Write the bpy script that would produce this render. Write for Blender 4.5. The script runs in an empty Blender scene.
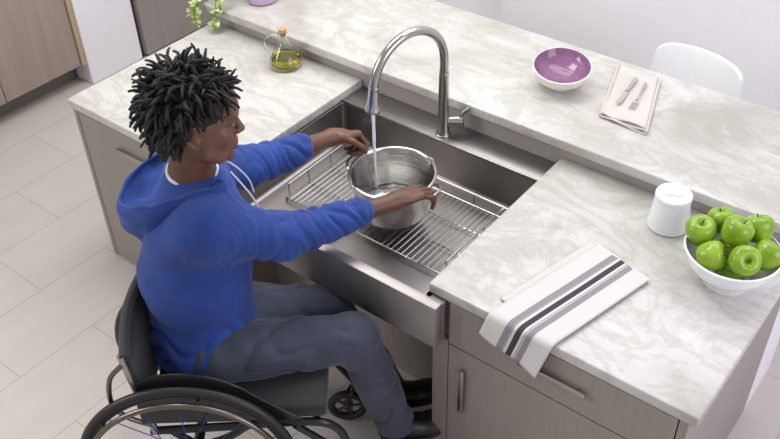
import bpy, bmesh, math, random
import numpy as np
from mathutils import Vector, Matrix, Euler, noise
random.seed(7); np.random.seed(7)
PI = math.pi
SC = bpy.context.scene
COL = SC.collection
V = Vector

# ------------------------------------------------------------------ helpers
def s2l(c):
    return tuple(((x/255)/12.92 if x/255 <= .04045 else ((x/255+.055)/1.055)**2.4) for x in c)

def tag(o, label=None, cat=None, group=None, kind=None):
    if label: o['label'] = label
    if cat: o['category'] = cat
    if group: o['group'] = group
    if kind: o['kind'] = kind
    return o

def thing(name, label, cat, loc=(0,0,0), rotz=0, group=None):
    o = bpy.data.objects.new(name, None); COL.objects.link(o)
    o.location = loc; o.rotation_euler = (0,0,rotz); o.empty_display_size = .05
    return tag(o, label, cat, group)

def root_of(o):
    while o.parent: o = o.parent
    return o

def link_mesh(name, me, m, parent=None, world=False, smooth=True, auto=None):
    """world=True: vertices were given in world space and are moved into the parent's frame."""
    if world and parent is not None:
        r = root_of(parent)
        M = (Matrix.Translation(r.location) @ r.rotation_euler.to_matrix().to_4x4()).inverted()
        me.transform(M)
    if m: me.materials.append(m)
    o = bpy.data.objects.new(name, me); COL.objects.link(o)
    if parent is not None: o.parent = parent
    if smooth:
        me.polygons.foreach_set('use_smooth', [True]*len(me.polygons))
        if auto is not None:
            bm = bmesh.new(); bm.from_mesh(me)
            for e in bm.edges:
                if len(e.link_faces) == 2 and e.calc_face_angle(0) > auto: e.smooth = False
            bm.to_mesh(me); bm.free()
    me.update()
    return o

def obj(name, bm, m, parent=None, world=False, smooth=True, auto=math.radians(35)):
    me = bpy.data.meshes.new(name)
    bmesh.ops.recalc_face_normals(bm, faces=bm.faces)
    bm.to_mesh(me); bm.free()
    return link_mesh(name, me, m, parent, world, smooth, auto)

def B(): return bmesh.new()

def box(bm, x0, x1, y0, y1, z0, z1, bev=0, mat=None, seg=2):
    r = bmesh.ops.create_cube(bm, size=1)
    vs = r['verts']
    for v in vs:
        v.co = V(((x0+x1)/2+v.co.x*(x1-x0), (y0+y1)/2+v.co.y*(y1-y0), (z0+z1)/2+v.co.z*(z1-z0)))
        if mat is not None: v.co = mat @ v.co
    if bev > 0:
        es = list({e for v in vs for e in v.link_edges})
        bmesh.ops.bevel(bm, geom=es, offset=bev, segments=seg, profile=.5, affect='EDGES')
    return bm

def frames(pts, closed=False):
    n = len(pts); T = []
    for i in range(n):
        a = pts[(i-1) % n] if (closed or i > 0) else pts[i]
        b = pts[(i+1) % n] if (closed or i < n-1) else pts[i]
        T.append((b-a).normalized())
    up = V((0,0,1)) if abs(T[0].z) < .9 else V((1,0,0))
    N = [(up - T[0]*up.dot(T[0])).normalized()]
    for i in range(1, n):
        v = N[-1] - T[i]*N[-1].dot(T[i]); N.append(v.normalized())
    return T, N

def tube(bm, pts, rad, seg=12, closed=False, caps=True, flat=1.0):
    pts = [V(p) for p in pts]; n = len(pts)
    rs = rad if isinstance(rad, (list, tuple)) else [rad]*n
    T, N = frames(pts, closed); rings = []
    for i in range(n):
        b = T[i].cross(N[i])
        rings.append([bm.verts.new(pts[i]+(N[i]*math.cos(2*PI*k/seg)*flat+b*math.sin(2*PI*k/seg))*rs[i]) for k in range(seg)])
    m = n if closed else n-1
    for i in range(m):
        A = rings[i]; C = rings[(i+1) % n]
        for k in range(seg):
            bm.faces.new((A[k], A[(k+1) % seg], C[(k+1) % seg], C[k]))
    if caps and not closed:
        bm.faces.new(rings[0][::-1]); bm.faces.new(rings[-1])
    return bm

def smooth_path(pts, n=8):
    pts = [V(p) for p in pts]; out = []
    P = [pts[0]*2-pts[1]]+pts+[pts[-1]*2-pts[-2]]
    for i in range(1, len(P)-2):
        a, b, c, d = P[i-1:i+3]
        for k in range(n):
            t = k/n
            out.append(.5*((2*b)+(c-a)*t+(2*a-5*b+4*c-d)*t*t+(-a+3*b-3*c+d)*t**3))
    out.append(pts[-1]); return out

def lathe(bm, prof, seg=48, c=(0,0,0), M=None):
    """prof: list of (r,z); r==0 closes the surface at a pole."""
    c = V(c); rings = []
    for r, z in prof:
        if r <= 1e-6:
            p = V((0,0,z)); p = (M @ p) if M else p
            rings.append([bm.verts.new(p+c)])
        else:
            row = []
            for k in range(seg):
                p = V((r*math.cos(2*PI*k/seg), r*math.sin(2*PI*k/seg), z)); p = (M @ p) if M else p
                row.append(bm.verts.new(p+c))
            rings.append(row)
    for a, b in zip(rings[:-1], rings[1:]):
        if len(a) == 1 and len(b) == 1: continue
        for k in range(seg):
            k2 = (k+1) % seg
            if len(a) == 1: bm.faces.new((a[0], b[k2], b[k]))
            elif len(b) == 1: bm.faces.new((a[k], a[k2], b[0]))
            else: bm.faces.new((a[k], a[k2], b[k2], b[k]))
    return bm

def sp_prof(ctrl, n=6):
    return [(max(p.x, 0), p.y) for p in smooth_path([V((r, z, 0)) for r, z in ctrl], n)]

# ------------------------------------------------------------------ signed-distance modelling (organic shapes)
def cap(a, b, ra, rb=None, k=None): return ('cap', np.array(a, float), np.array(b, float), ra, ra if rb is None else rb, k)
def ell(c, r, R=None, k=None): return ('ell', np.array(c, float), np.array(r, float), np.eye(3) if R is None else np.array(R, float), k)
def sub(p): return ('sub', p)

def d_prim(p, X):
    if p[0] == 'cap':
        a, b, ra, rb = p[1:5]; ab = b-a; L = max(ab@ab, 1e-12)
        t = np.clip((X-a)@ab/L, 0, 1)
        return np.linalg.norm(X-a-t[:, None]*ab, axis=1)-(ra+t*(rb-ra))
    c, r, R = p[1:4]
    q = (X-c)@R.T
    k0 = np.linalg.norm(q/r, axis=1); k1 = np.linalg.norm(q/(r*r), axis=1)+1e-9
    return k0*(k0-1)/k1

def p_bound(p):
    if p[0] == 'sub': return p_bound(p[1])
    if p[0] == 'cap': return (p[1]+p[2])/2, np.linalg.norm(p[1]-p[2])/2+max(p[3], p[4])
    return p[1], max(p[2])

def sdf(prims, X, k):
    d = None
    for p in prims:
        if p[0] == 'sub':
            e = -d_prim(p[1], X); kk = p[1][-1] or k
            if d is None: continue
            h = np.clip(.5-.5*(e-d)/kk*-1*-1, 0, 1)
            h = np.clip(.5+.5*(e-d)/kk, 0, 1)
            d = d*(1-h)+e*h+kk*h*(1-h)
        else:
            e = d_prim(p, X); kk = p[-1] or k
            if d is None: d = e; continue
            h = np.clip(.5+.5*(d-e)/kk, 0, 1)
            d = d*(1-h)+e*h-kk*h*(1-h)
    return d if d is not None else np.full(len(X), 9.)

def sdf_mesh(name, prims, h=.004, k=.02):
    N = 16; bs = N*h
    pos = [p for p in prims if p[0] != 'sub']
    bb = [p_bound(p) for p in pos]
    lo = np.min([c-r for c, r in bb], 0)-3*h-k; hi = np.max([c+r for c, r in bb], 0)+3*h+k
    nb = np.ceil((hi-lo)/bs).astype(int)
    gi = np.array([(i, j, l) for i in range(nb[0]) for j in range(nb[1]) for l in range(nb[2])])
    ctr = lo+(gi+.5)*bs
    keep = np.zeros(len(gi), bool); rb = bs*.87+k
    for c, r in bb: keep |= np.linalg.norm(ctr-c, axis=1) < r+rb+.03
    gi = gi[keep]; ctr = ctr[keep]
    dd = sdf(prims, ctr, k)
    keep = np.abs(dd) < bs*1.5+k+.02; gi = gi[keep]; ctr = ctr[keep]
    S = int(max(nb)*N+4)
    g = np.arange(N+1); GX, GY, GZ = np.meshgrid(g, g, g, indexing='ij')
    loc = np.stack([GX.ravel(), GY.ravel(), GZ.ravel()], 1)
    cid, cvt, F = [], [], []
    gid = lambda I: (I[:, 0]*S+I[:, 1])*S+I[:, 2]
    allb = [p_bound(p) for p in prims]
    for b, c in zip(gi, ctr):
        pr = [p for p, (pc, r) in zip(prims, allb) if np.linalg.norm(c-pc) < r+rb+.13]
        if not pr: continue
        base = b*N
        X = lo+(base+loc)*h
        D = sdf(pr, X, k).reshape(N+1, N+1, N+1)
        s = D < 0
        if s.all() or not s.any(): continue
        # cell vertices
        acc = np.zeros((N, N, N, 3)); cnt = np.zeros((N, N, N))
        for ax in range(3):
            o = [a for a in range(3) if a != ax]
            for da in (0, 1):
                for db in (0, 1):
                    st = [0, 0, 0]; st[o[0]] = da; st[o[1]] = db
                    A = D[st[0]:st[0]+N, st[1]:st[1]+N, st[2]:st[2]+N]
                    e = list(st); e[ax] += 1
                    C = D[e[0]:e[0]+N, e[1]:e[1]+N, e[2]:e[2]+N]
                    cr = (A < 0) != (C < 0)
                    t = np.where(cr, A/np.where(cr, A-C, 1), 0)
                    off = np.zeros((N, N, N, 3)); off[..., o[0]] = da; off[..., o[1]] = db; off[..., ax] = t
                    acc += off*cr[..., None]; cnt += cr
        m = cnt > 0
        I = np.argwhere(m)
        cid.append(gid(I+base)); cvt.append(lo+(I+base+acc[m]/cnt[m][:, None])*h)
        for ax in range(3):
            o = [(ax+1) % 3, (ax+2) % 3]
            A = D[:N, :N, :N]
            sl = [slice(0, N)]*3; sl[ax] = slice(1, N+1)
            C = D[tuple(sl)]
            for flip in (0, 1):
                cr = ((A < 0) & (C >= 0)) if not flip else ((A >= 0) & (C < 0))
                I = np.argwhere(cr)+base
                if len(I) == 0: continue
                u = np.zeros(3, int); u[o[0]] = 1; w = np.zeros(3, int); w[o[1]] = 1
                q = [gid(I-u-w), gid(I-w), gid(I), gid(I-u)]
                if flip: q = q[::-1]
                F.append(np.stack(q, 1))
    cid = np.concatenate(cid); cvt = np.concatenate(cvt); F = np.concatenate(F)
    od = np.argsort(cid); cid = cid[od]; cvt = cvt[od]
    J = np.searchsorted(cid, F); J = np.clip(J, 0, len(cid)-1)
    ok = (cid[J] == F).all(1); J = J[ok]
    me = bpy.data.meshes.new(name)
    me.from_pydata(cvt.tolist(), [], J.tolist())
    me.update(); return me

def displace(me, fn):
    """move every vertex along its normal by fn(co)"""
    n = len(me.vertices); co = np.empty(n*3); no = np.empty(n*3)
    me.vertices.foreach_get('co', co); me.vertex_normals.foreach_get('vector', no)
    co = co.reshape(-1, 3); no = no.reshape(-1, 3)
    d = fn(co, no)
    co = co+no*d[:, None]
    me.vertices.foreach_set('co', co.ravel()); me.update()

def nz(P):  # noise over rows
    return np.array([noise.noise(V(p)) for p in P])

# ------------------------------------------------------------------ materials
MATS = {}
class NT:
    def __init__(s, name):
        s.m = bpy.data.materials.new(name); s.m.use_nodes = True
        s.t = s.m.node_tree; s.n = s.t.nodes; s.b = s.n['Principled BSDF']; s.out = s.n['Material Output']
    def add(s, ty, **kw):
        x = s.n.new(ty)
        for k, v in kw.items():
            if hasattr(x, k) and k not in x.inputs: setattr(x, k, v)
        return x
    def l(s, a, b): s.t.links.new(a, b)
    def set(s, **kw):
        for k, v in kw.items():
            i = s.b.inputs[k.replace('_', ' ')]; i.default_value = (*v, 1) if isinstance(v, tuple) and len(v) == 3 and len(i.default_value) == 4 else v
        return s
    def coord(s, kind='Object', scale=(1,1,1), loc=(0,0,0), rot=(0,0,0)):
        tc = s.n.new('ShaderNodeTexCoord'); mp = s.n.new('ShaderNodeMapping')
        mp.inputs['Scale'].default_value = scale; mp.inputs['Location'].default_value = loc; mp.inputs['Rotation'].default_value = rot
        s.l(tc.outputs[kind], mp.inputs['Vector']); return mp.outputs[0]
    def noise(s, vec, scale=5, detail=4, rough=.5, dist=0):
        x = s.n.new('ShaderNodeTexNoise'); x.inputs['Scale'].default_value = scale; x.inputs['Detail'].default_value = detail
        x.inputs['Roughness'].default_value = rough; x.inputs['Distortion'].default_value = dist
        s.l(vec, x.inputs['Vector']); return x.outputs['Fac']
    def ramp(s, fac, stops, interp='LINEAR'):
        r = s.n.new('ShaderNodeValToRGB'); cr = r.color_ramp; cr.interpolation = interp
        while len(cr.elements) < len(stops): cr.elements.new(.5)
        for e, (p, c) in zip(cr.elements, stops): e.position = p; e.color = (*c, 1) if len(c) == 3 else c
        s.l(fac, r.inputs[0]); return r.outputs[0]
    def mix(s, fac, a, b, mode='MIX'):
        x = s.n.new('ShaderNodeMix'); x.data_type = 'RGBA'; x.blend_type = mode
        for v, i in ((fac, x.inputs[0]), (a, x.inputs[6]), (b, x.inputs[7])):
            if hasattr(v, 'links') or hasattr(v, 'is_linked'): s.l(v, i)
            elif isinstance(v, tuple): i.default_value = (*v, 1)
            else: i.default_value = v
        return x.outputs[2]
    def bump(s, h, st=.2, dist=.002):
        b = s.n.new('ShaderNodeBump'); b.inputs['Strength'].default_value = st; b.inputs['Distance'].default_value = dist
        s.l(h, b.inputs['Height']); s.l(b.outputs[0], s.b.inputs['Normal']); return s

def plain(name, c, rough=.5, metal=0, var=.04, nscale=30, bump=0, **kw):
    t = NT(name); c = s2l(c); v = t.coord()
    f = t.noise(v, nscale, 3)
    lo = tuple(x*(1-var) for x in c); hi = tuple(min(1, x*(1+var)) for x in c)
    t.l(t.ramp(f, [(.3, lo), (.7, hi)]), t.b.inputs['Base Color'])
    t.set(Roughness=rough, Metallic=metal, **kw)
    if bump: t.bump(f, bump, .001)
    return t.m

def m_stone():
    t = NT('quartzite'); v = t.coord(rot=(0,0,.9), scale=(1,1.9,1))
    f1 = t.noise(v, 1.7, 6, .55, .7); f2 = t.noise(v, 3.4, 10, .68, .8); f3 = t.noise(t.coord(), 60, 4, .6)
    base = t.ramp(f1, [(.3, s2l((170,166,158))), (.45, s2l((190,187,181))), (.58, s2l((201,199,194))), (.75, s2l((180,176,168)))])
    ve = t.ramp(f2, [(.455, (0,0,0)), (.497, (1,1,1)), (.503, (1,1,1)), (.56, (0,0,0))])
    ve2 = t.ramp(f2, [(.60, (0,0,0)), (.62, (1,1,1)), (.64, (0,0,0))])
    c = t.mix(t.mix(.55, ve, (0,0,0)), base, s2l((160,156,146)))
    c = t.mix(t.mix(.5, ve2, (0,0,0)), c, s2l((220,219,216)))
    sp = t.ramp(f3, [(.35, (.93,.93,.93)), (.65, (1,1,1))])
    t.l(t.mix(.6, c, sp, 'MULTIPLY'), t.b.inputs['Base Color'])
    t.set(Roughness=.3); t.bump(f3, .03, .001); return t.m

def m_steel(name, c=(150,146,142), rough=.32, sc=(3,220,3), bump=.05):
    t = NT(name); v = t.coord(scale=sc); f = t.noise(v, 3, 3)
    c = s2l(c)
    t.l(t.ramp(f, [(.3, tuple(x*.88 for x in c)), (.7, tuple(min(1, x*1.08) for x in c))]), t.b.inputs['Base Color'])
    r = t.ramp(f, [(.3, (rough*.85,)*3), (.7, (rough*1.15,)*3)]); t.l(r, t.b.inputs['Roughness'])
    t.set(Metallic=1.0)
    if bump: t.bump(f, bump, .0006)
    return t.m

def m_grain(name, c, dark=.82, rough=.5, rot=(0,0,0), sc=(40,40,2.5)):
    t = NT(name); v = t.coord(scale=sc, rot=rot); f = t.noise(v, 1.2, 6, .6, .4); v2 = t.coord(); g = t.noise(v2, 1.3, 2)
    c = s2l(c)
    a = t.ramp(f, [(.3, tuple(x*dark for x in c)), (.7, tuple(min(1, x*1.06) for x in c))])
    t.l(t.mix(.5, a, t.ramp(g, [(.3, (.9,.9,.9)), (.7, (1,1,1))]), 'MULTIPLY'), t.b.inputs['Base Color'])
    t.set(Roughness=rough); t.bump(f, .05, .001); return t.m

def m_tiles():
    t = NT('floor_tiles')
    v = t.coord(rot=(0,0,PI/2), loc=(TILE_OX, TILE_OY, 0))
    br = t.n.new('ShaderNodeTexBrick'); t.l(v, br.inputs['Vector'])
    br.offset = .5; br.inputs['Scale'].default_value = 1
    br.inputs['Brick Width'].default_value = .66; br.inputs['Row Height'].default_value = .33
    br.inputs['Mortar Size'].default_value = .0025; br.inputs['Mortar Smooth'].default_value = .3; br.inputs['Bias'].default_value = 0
    br.inputs['Color1'].default_value = (*s2l((196,189,183)), 1); br.inputs['Color2'].default_value = (*s2l((193,186,180)), 1)
    br.inputs['Mortar'].default_value = (*s2l((166,158,152)), 1)
    n = t.noise(t.coord(scale=(4,1,1)), 3, 5)
    t.l(t.mix(.6, br.outputs['Color'], t.ramp(n, [(.3, (.9,.9,.9)), (.7, (1,1,1))]), 'MULTIPLY'), t.b.inputs['Base Color'])
    t.set(Roughness=.42); t.bump(br.outputs['Fac'], -.3, .001); return t.m
TILE_OX, TILE_OY = 0.0, 0.29

def m_cloth(name, c, rough=.85, wv=900, var=.1, sheen=.2):
    t = NT(name); v = t.coord(); f = t.noise(v, wv, 2); g = t.noise(v, 14, 4); c = s2l(c)
    t.l(t.ramp(g, [(.3, tuple(x*(1-var) for x in c)), (.7, tuple(min(1, x*(1+var)) for x in c))]), t.b.inputs['Base Color'])
    t.set(Roughness=rough); t.b.inputs['Sheen Weight'].default_value = sheen; t.bump(f, .15, .0006); return t.m

def m_glass(name, c=(1,1,1), ior=1.45, rough=0):
    t = NT(name); t.set(Transmission_Weight=1.0, Roughness=rough, IOR=ior, Base_Color=c)
    return t.m

STONE = m_stone()
STEEL = m_steel('brushed_steel', (154,149,146), .4, (2,160,2), .03)
STEELX = m_steel('brushed_steel_side', (146,141,137), .3, (160,2,160))
CHROME = m_steel('satin_nickel', (188,185,182), .24, (.5,.5,.5), 0)
POT_M = m_steel('pot_steel', (215,212,208), .24, (1,1,120), .02)
WIRE = m_steel('wire_steel', (170,167,163), .25, (.5,.5,.5), 0)
CAB = m_grain('cabinet_front', (146,136,130), .93, .42, sc=(60,60,3))
CABW = m_grain('tall_cabinet_wood', (158,143,134), .86, .5, sc=(22,22,1.2))
TAN = plain('wood_edge', (178,155,125), .5)
GREYP = m_grain('grey_panel', (142,136,133), .95, .4)
RISER = plain('riser_panel', (160,153,149), .45)
KICK = plain('toe_kick', (120,112,107), .5)
DARK = plain('dark_gap', (35,33,32), .6)
WHITE = plain('white_paint', (232,231,234), .5, var=.01)
WHITEG = plain('white_panel_gloss', (232,230,236), .25, var=.01)
WPLAST = plain('white_plastic', (238,238,238), .3, var=.01)
CERAM = plain('white_ceramic', (238,238,240), .12, var=.01)
CREAM = plain('cream_ceramic', (232,228,218), .3, var=.02)
NICK = m_steel('pull_nickel', (178,172,166), .28, (.5,.5,.5), 0)
TIRE = plain('tyre_rubber', (32,31,31), .45)
BLKM = plain('black_frame_metal', (26,26,28), .3)
BLKF = m_cloth('black_upholstery', (27,27,30), .7)
RIMM = m_steel('handrim_metal', (118,110,102), .3, (5,5,5), 0)
BLUES = plain('blue_spoke', (40,62,140), .35, .3)
SHOE = plain('black_leather', (22,21,22), .4)

# ------------------------------------------------------------------ camera
cam = bpy.data.cameras.new('camera'); co = bpy.data.objects.new('camera', cam); COL.objects.link(co)
SC.camera = co
Rr = Matrix(((0.7893,0.6136,-0.0232), (-0.3775,0.5147,0.7698), (-0.4843,0.5988,-0.6379)))
rt, upv, fw = (V(Rr[i]).normalized() for i in range(3))
M = Matrix((rt, upv, -fw)).transposed().to_4x4(); M.translation = V((1.544,-1.542,2.571))
co.matrix_world = M
cam.sensor_width = 36; cam.lens = 913.07/780*36; cam.clip_start = .05
SC.view_settings.view_transform = 'Standard'; SC.view_settings.look = 'None'
SC.view_settings.gamma = 1; SC.view_settings.use_curve_mapping = False
SC.view_settings.exposure = 0.08

# ------------------------------------------------------------------ the setting
def struct(name, bm, m, smooth=False):
    o = obj(name, bm, m, smooth=smooth); o['kind'] = 'structure'; return o
struct('floor', box(B(), -3.2, 3.4, -3.2, 2.2, -.1, 0), m_tiles())
struct('wall_back', box(B(), -.70, 3.4, 2.2, 2.3, 0, 3.0), WHITE)
struct('wall_back_recess', box(B(), -3.2, -.70, 2.25, 2.35, 0, 3.0), WHITE)
struct('wall_left', box(B(), -3.3, -3.2, -3.2, 2.35, 0, 3.0), WHITE)
struct('wall_pier', box(B(), -3.2, -2.415, .825, 1.172, 0, 3.0, .006), WHITEG)

# ------------------------------------------------------------------ tall cabinets and appliance at the left wall
t = thing('tall_cabinet', 'tall wood-grain cabinet with flat doors against the left wall, top left corner', 'cabinet', (-2.84,-.4,0))
obj('carcass', box(B(), -3.195, -2.46, -1.6, .815, .125, 2.4, .001), CABW, t, True, False)
obj('toe_kick', box(B(), -3.195, -2.55, -1.6, .815, 0, .1245), KICK, t, True, False)
obj('side_panel', box(B(), -3.195, -2.425, .797, .8225, .125, 2.4, .001), TAN, t, True, False)
for y0, y1 in ((.338,.794), (-.125,.334), (-.588,-.129), (-1.05,-.592)):
    obj('door', box(B(), -2.4595, -2.438, y0, y1, .128, 2.39, .0015), CABW, t, True, False)
t = thing('tall_fridge', 'tall grey flat-fronted fridge beside the white pier, behind the left counter end', 'fridge', (-2.84,1.43,0))
obj('body', box(B(), -3.195, -2.45, 1.19, 1.695, .0, 2.2, .003), GREYP, t, True, False)
obj('door', box(B(), -2.448, -2.39, 1.192, 1.690, .02, 2.19, .004), GREYP, t, True, False)
obj('gap_shade', box(B(), -3.19, -2.43, 1.1725, 1.189, .0, 2.2), DARK, t, True, False)  # dark strip standing in for the shade in the open gap
t = thing('oven_tower', 'dark grey tall unit at the far left edge of the bar, beyond the grey fridge', 'cabinet', (-2.84,1.95,0))
obj('body', box(B(), -3.195, -2.50, 1.715, 2.24, 0, 2.2, .003), GREYP, t, True, False)
obj('door', box(B(), -2.498, -2.45, 1.717, 2.23, .06, 2.19, .004), KICK, t, True, False)

# ------------------------------------------------------------------ counters
xl, xa, xr, D, ZC, ZB = -1.2467, .4334, 1.2462, .7613, .76, .844
tk = .036
def slab(bm, x0, x1, y0, y1, z0, z1, b=.004): return box(bm, x0, x1, y0, y1, z0, z1, b, seg=3)
tag(obj('worktop', slab(B(), xl, -xa, 0, D-.001, ZC-tk, ZC), STONE), 'pale veined stone worktop left of the sink, under the oil bottle', 'worktop')
tag(obj('worktop', slab(B(), xa, xr, 0, D-.001, ZC-tk, ZC), STONE), 'pale veined stone worktop right of the sink, under the towel and apples', 'worktop')
tag(obj('raised_worktop', slab(B(), -1.276, 1.2462, .7348, 1.3181, ZB-.036, ZB), STONE), 'long raised pale stone bar top behind the faucet, carrying the purple bowl', 'bar top')
t = thing('bar_wall', 'grey panelled support wall under the raised bar top, behind the sink', 'bar base', (0,1.0,0))
obj('riser_panel', box(B(), -1.25, 1.2265, D, D+.02, 0, ZB-.0362), RISER, t, True, False)
obj('core', box(B(), -1.249, 1.2265, D+.0202, 1.02, 0, ZB-.0364), WHITE, t, True, False)

def pull(name, x0, x1, z, parent):
    bm = B()
    box(bm, x0, x1, -.0135, -.0055, z-.0095, z+.0095, .0015)
    for x in (x0+.018, x1-.030): box(bm, x, x+.012, -.0095, .0021, z-.005, z+.005, .001)
    o = obj(name, bm, NICK, parent, True); tag(o, 'brushed nickel pull'); return o
def vpull(name, x, z0, z1, parent, y=0):
    bm = B()
    box(bm, x-.009, x+.009, -.0135+y, -.0055+y, z0, z1, .0015)
    for z in (z0+.015, z1-.027): box(bm, x-.005, x+.005, -.0095+y, .0021+y, z, z+.012, .001)
    o = obj(name, bm, NICK, parent, True); tag(o, 'brushed nickel pull'); return o

t = thing('base_cabinet', 'taupe base cabinet under the right worktop with drawer above door', 'cabinet', (.84,.4,0))
obj('carcass', box(B(), .4465, 1.2, .0225, .7605, 0, ZC-tk-.0005), CAB, t, True, False)
obj('end_panel', box(B(), 1.2025, 1.2265, .002, .7605, 0, ZC-tk-.0005, .001), CAB, t, True, False)
obj('stile', box(B(), .4465, .5025, .002, .022, 0, ZC-.2, .001), CAB, t, True, False)
dw = obj('drawer', box(B(), .506, 1.199, .002, .022, .553, ZC-tk-.004, .0012), CAB, t, True, False)
pull('pull', .745, .955, .643, dw)
dr = obj('door', box(B(), .506, 1.199, .002, .022, .045, .547, .0012), CAB, t, True, False)
vpull('pull', .562, .285, .475, dr)
t = thing('base_cabinet', 'light taupe base cabinet under the left worktop, behind the man\'s back', 'cabinet', (-.84,.4,0))
obj('carcass', box(B(), -1.2, -.4465, .0225, .7605, 0, ZC-tk-.0005), CAB, t, True, False)
obj('end_panel', box(B(), -1.2265, -1.2045, .002, .7605, 0, ZC-tk-.0005, .001), CAB, t, True, False)
dr = obj('door', box(B(), -1.2, -.506, .002, .022, .012, ZC-tk-.004, .0012), CAB, t, True, False)
pull('pull', -.985, -.74, .640, dr)
obj('stile', box(B(), -.5025, -.4465, .002, .022, 0, ZC-.2, .001), CAB, t, True, False)
tag(obj('knee_space_panel', box(B(), -.446, .446, .212, .228, 0, .560), CAB, smooth=False), 'taupe back panel of the open knee space under the sink', 'panel')

# ------------------------------------------------------------------ sink
t = thing('apron_sink', 'stainless steel apron front sink set between the two worktops', 'sink', (0,.3,.57))
zr, zf = .723, .565
bm = B()      # apron: front box with side returns, bevelled
box(bm, -.495, .495, -.054, -.018, .568, .73, .004)
box(bm, -.495, -.447, -.0185, .0005, .568, .723, .001); box(bm, .447, .495, -.0185, .0005, .568, .723, .001)
obj('apron', bm, m_steel('apron_steel', (168,163,160), .52, (2,160,2), .03), t, True)
bm = B()      # bowl interior: rounded-rectangle shell, lofted
def rrect(x0, x1, y0, y1, r, n=6):
    out = []
    for cx, cy, a0 in ((x1-r, y1-r, 0), (x0+r, y1-r, 90), (x0+r, y0+r, 180), (x1-r, y0+r, 270)):
        for k in range(n+1):
            a = math.radians(a0+90*k/n); out.append((cx+r*math.cos(a), cy+r*math.sin(a)))
    return out
def loft(bm, rows, close_last=True):
    R = [[bm.verts.new((x, y, z)) for x, y in pts] for pts, z in rows]
    for a, b in zip(R[:-1], R[1:]):
        n = len(a)
        for k in range(n): bm.faces.new((a[k], a[(k+1) % n], b[(k+1) % n], b[k]))
    if close_last: bm.faces.new(R[-1])
    return R
X0, X1, Y0, Y1 = -.428, .428, -.018, .637
rows = [(rrect(X0-.004, X1+.004, Y0-.004, Y1+.004, .018), .7231), (rrect(X0, X1, Y0, Y1, .016), .722)]
for k in range(1, 9):
    a = k/8*PI/2; rr = .02
    rows.append((rrect(X0+rr*(1-math.cos(a)), X1-rr*(1-math.cos(a)), Y0+rr*(1-math.cos(a)), Y1-rr*(1-math.cos(a)), .018), .585-rr*math.sin(a) if k > 0 else .585))
rows.insert(2, (rrect(X0, X1, Y0, Y1, .018), .585))
loft(bm, rows)
o = obj('bowl', bm, STEEL, t, True)
s = o.modifiers.new('t', 'SOLIDIFY'); s.thickness = .0015; s.offset = 1
bm = B(); box(bm, -.4325, .4325, .6375, .7605, .712, .7285, .001)
obj('faucet_deck', bm, STEEL, t, True)
bm = B(); box(bm, -.4325, .4325, .6345, .6395, .7286, .7315, .001)
o = obj('back_lip', bm, CHROME, t, True)
for a_ in (-.4322, .428): obj('side_lip', box(B(), a_, a_+.0042, -.018, .634, .716, .7235, .0008), CHROME, t, True)
bm = B(); lathe(bm, [(0,.5662),(.028,.5662),(.032,.568),(.045,.569),(.047,.5655)], 32, (.02,.42,0))
obj('drain', bm, CHROME, t, True)

# wire rack in the bowl
t = thing('sink_rack', 'steel wire rack standing on the bottom of the sink under the pot', 'rack', (0,.38,.566))
gx0, gx1, gy0, gy1, gz = -.335, .335, .205, .555, .583
bm = B()
tube(bm, [(gx0,gy0,gz), (gx1,gy0,gz), (gx1,gy1,gz), (gx0,gy1,gz)], .003, 8, True)
for y in (gy0+.115, gy0+.235): tube(bm, [(gx0,y,gz-.004), (gx1,y,gz-.004)], .0026, 8)
for x, y in ((gx0,gy0), (gx1,gy0), (gx1,gy1), (gx0,gy1)): tube(bm, [(x,y,gz), (x,y,.5665)], .004, 8)
obj('base_frame', bm, WIRE, t, True)
n = 33
for i in range(1, n):
    x = gx0+(gx1-gx0)*i/n
    obj('wire', tube(B(), [(x,gy0-.004,gz+.001), (x,gy1,gz+.001)], .0019, 6), WIRE, t, True)
uz_ = gz+.045
bm = B()
tube(bm, smooth_path([(gx1+.004,gy0+.02,uz_), (gx1+.004,gy1-.02,uz_), (gx1-.02,gy1+.004,uz_), (gx0+.02,gy1+.004,uz_), (gx0-.004,gy1-.02,uz_), (gx0-.004,gy0+.02,uz_)], 6), .0027, 8)
for x, y in ((gx1+.004,gy0+.02), (gx1+.004,.44), (gx0-.004,gy0+.02), (gx0-.004,.33), (gx0-.004,.45), (-.15,gy1+.004), (.05,gy1+.004), (.22,gy1+.004)):
    tube(bm, [(x,y,uz_), (x,y,gz)], .0022, 6)
obj('guard_rail', bm, WIRE, t, True)

# faucet
fb = V((.006,.674,.7287)); sd = V((-.064,-.299,0)).normalized(); R0 = .152
t = thing('faucet', 'tall brushed gooseneck pull-down faucet with running water on the sink deck', 'faucet', fb)
bm = B(); lathe(bm, sp_prof([(.027,0),(.027,.006),(.0245,.010),(.0225,.03),(.0215,.07),(.019,.11),(.0180,.18),(.0168,.25),(.0155,.255)], 5), 32, fb)
lathe(bm, [(0,.25),(.0155,.255)], 32, fb)
obj('body', bm, CHROME, t, True)
pts = [fb+V((0,0,.25)), fb+V((0,0,.28))]
zc_ = fb.z+.302
for k in range(0, 25):
    a = PI*k/24*.97
    pts.append(V((fb.x, fb.y, zc_))+sd*(R0-R0*math.cos(a))+V((0,0,R0*math.sin(a))))
end = pts[-1]; dn = (pts[-1]-pts[-2]).normalized()
obj('gooseneck', tube(B(), pts, .0152, 20), CHROME, t, True)
hd_dir = V((dn.x*.6, dn.y*.6, dn.z)).normalized()
q = Matrix.Rotation(0, 4, 'X') @ hd_dir.to_track_quat('Z', 'Y').to_matrix().to_4x4()
bm = B(); HL = .085
lathe(bm, sp_prof([(.0162,-.004),(.0172,.0),(.0172,.012),(.0180,.025),(.0205,.055),(.0250,.074),(.0262,.080),(.024,HL),(.014,HL+.001)], 4)+[(0,HL+.001)], 32, end, q)
obj('spray_head', bm, CHROME, t, True)
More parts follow.
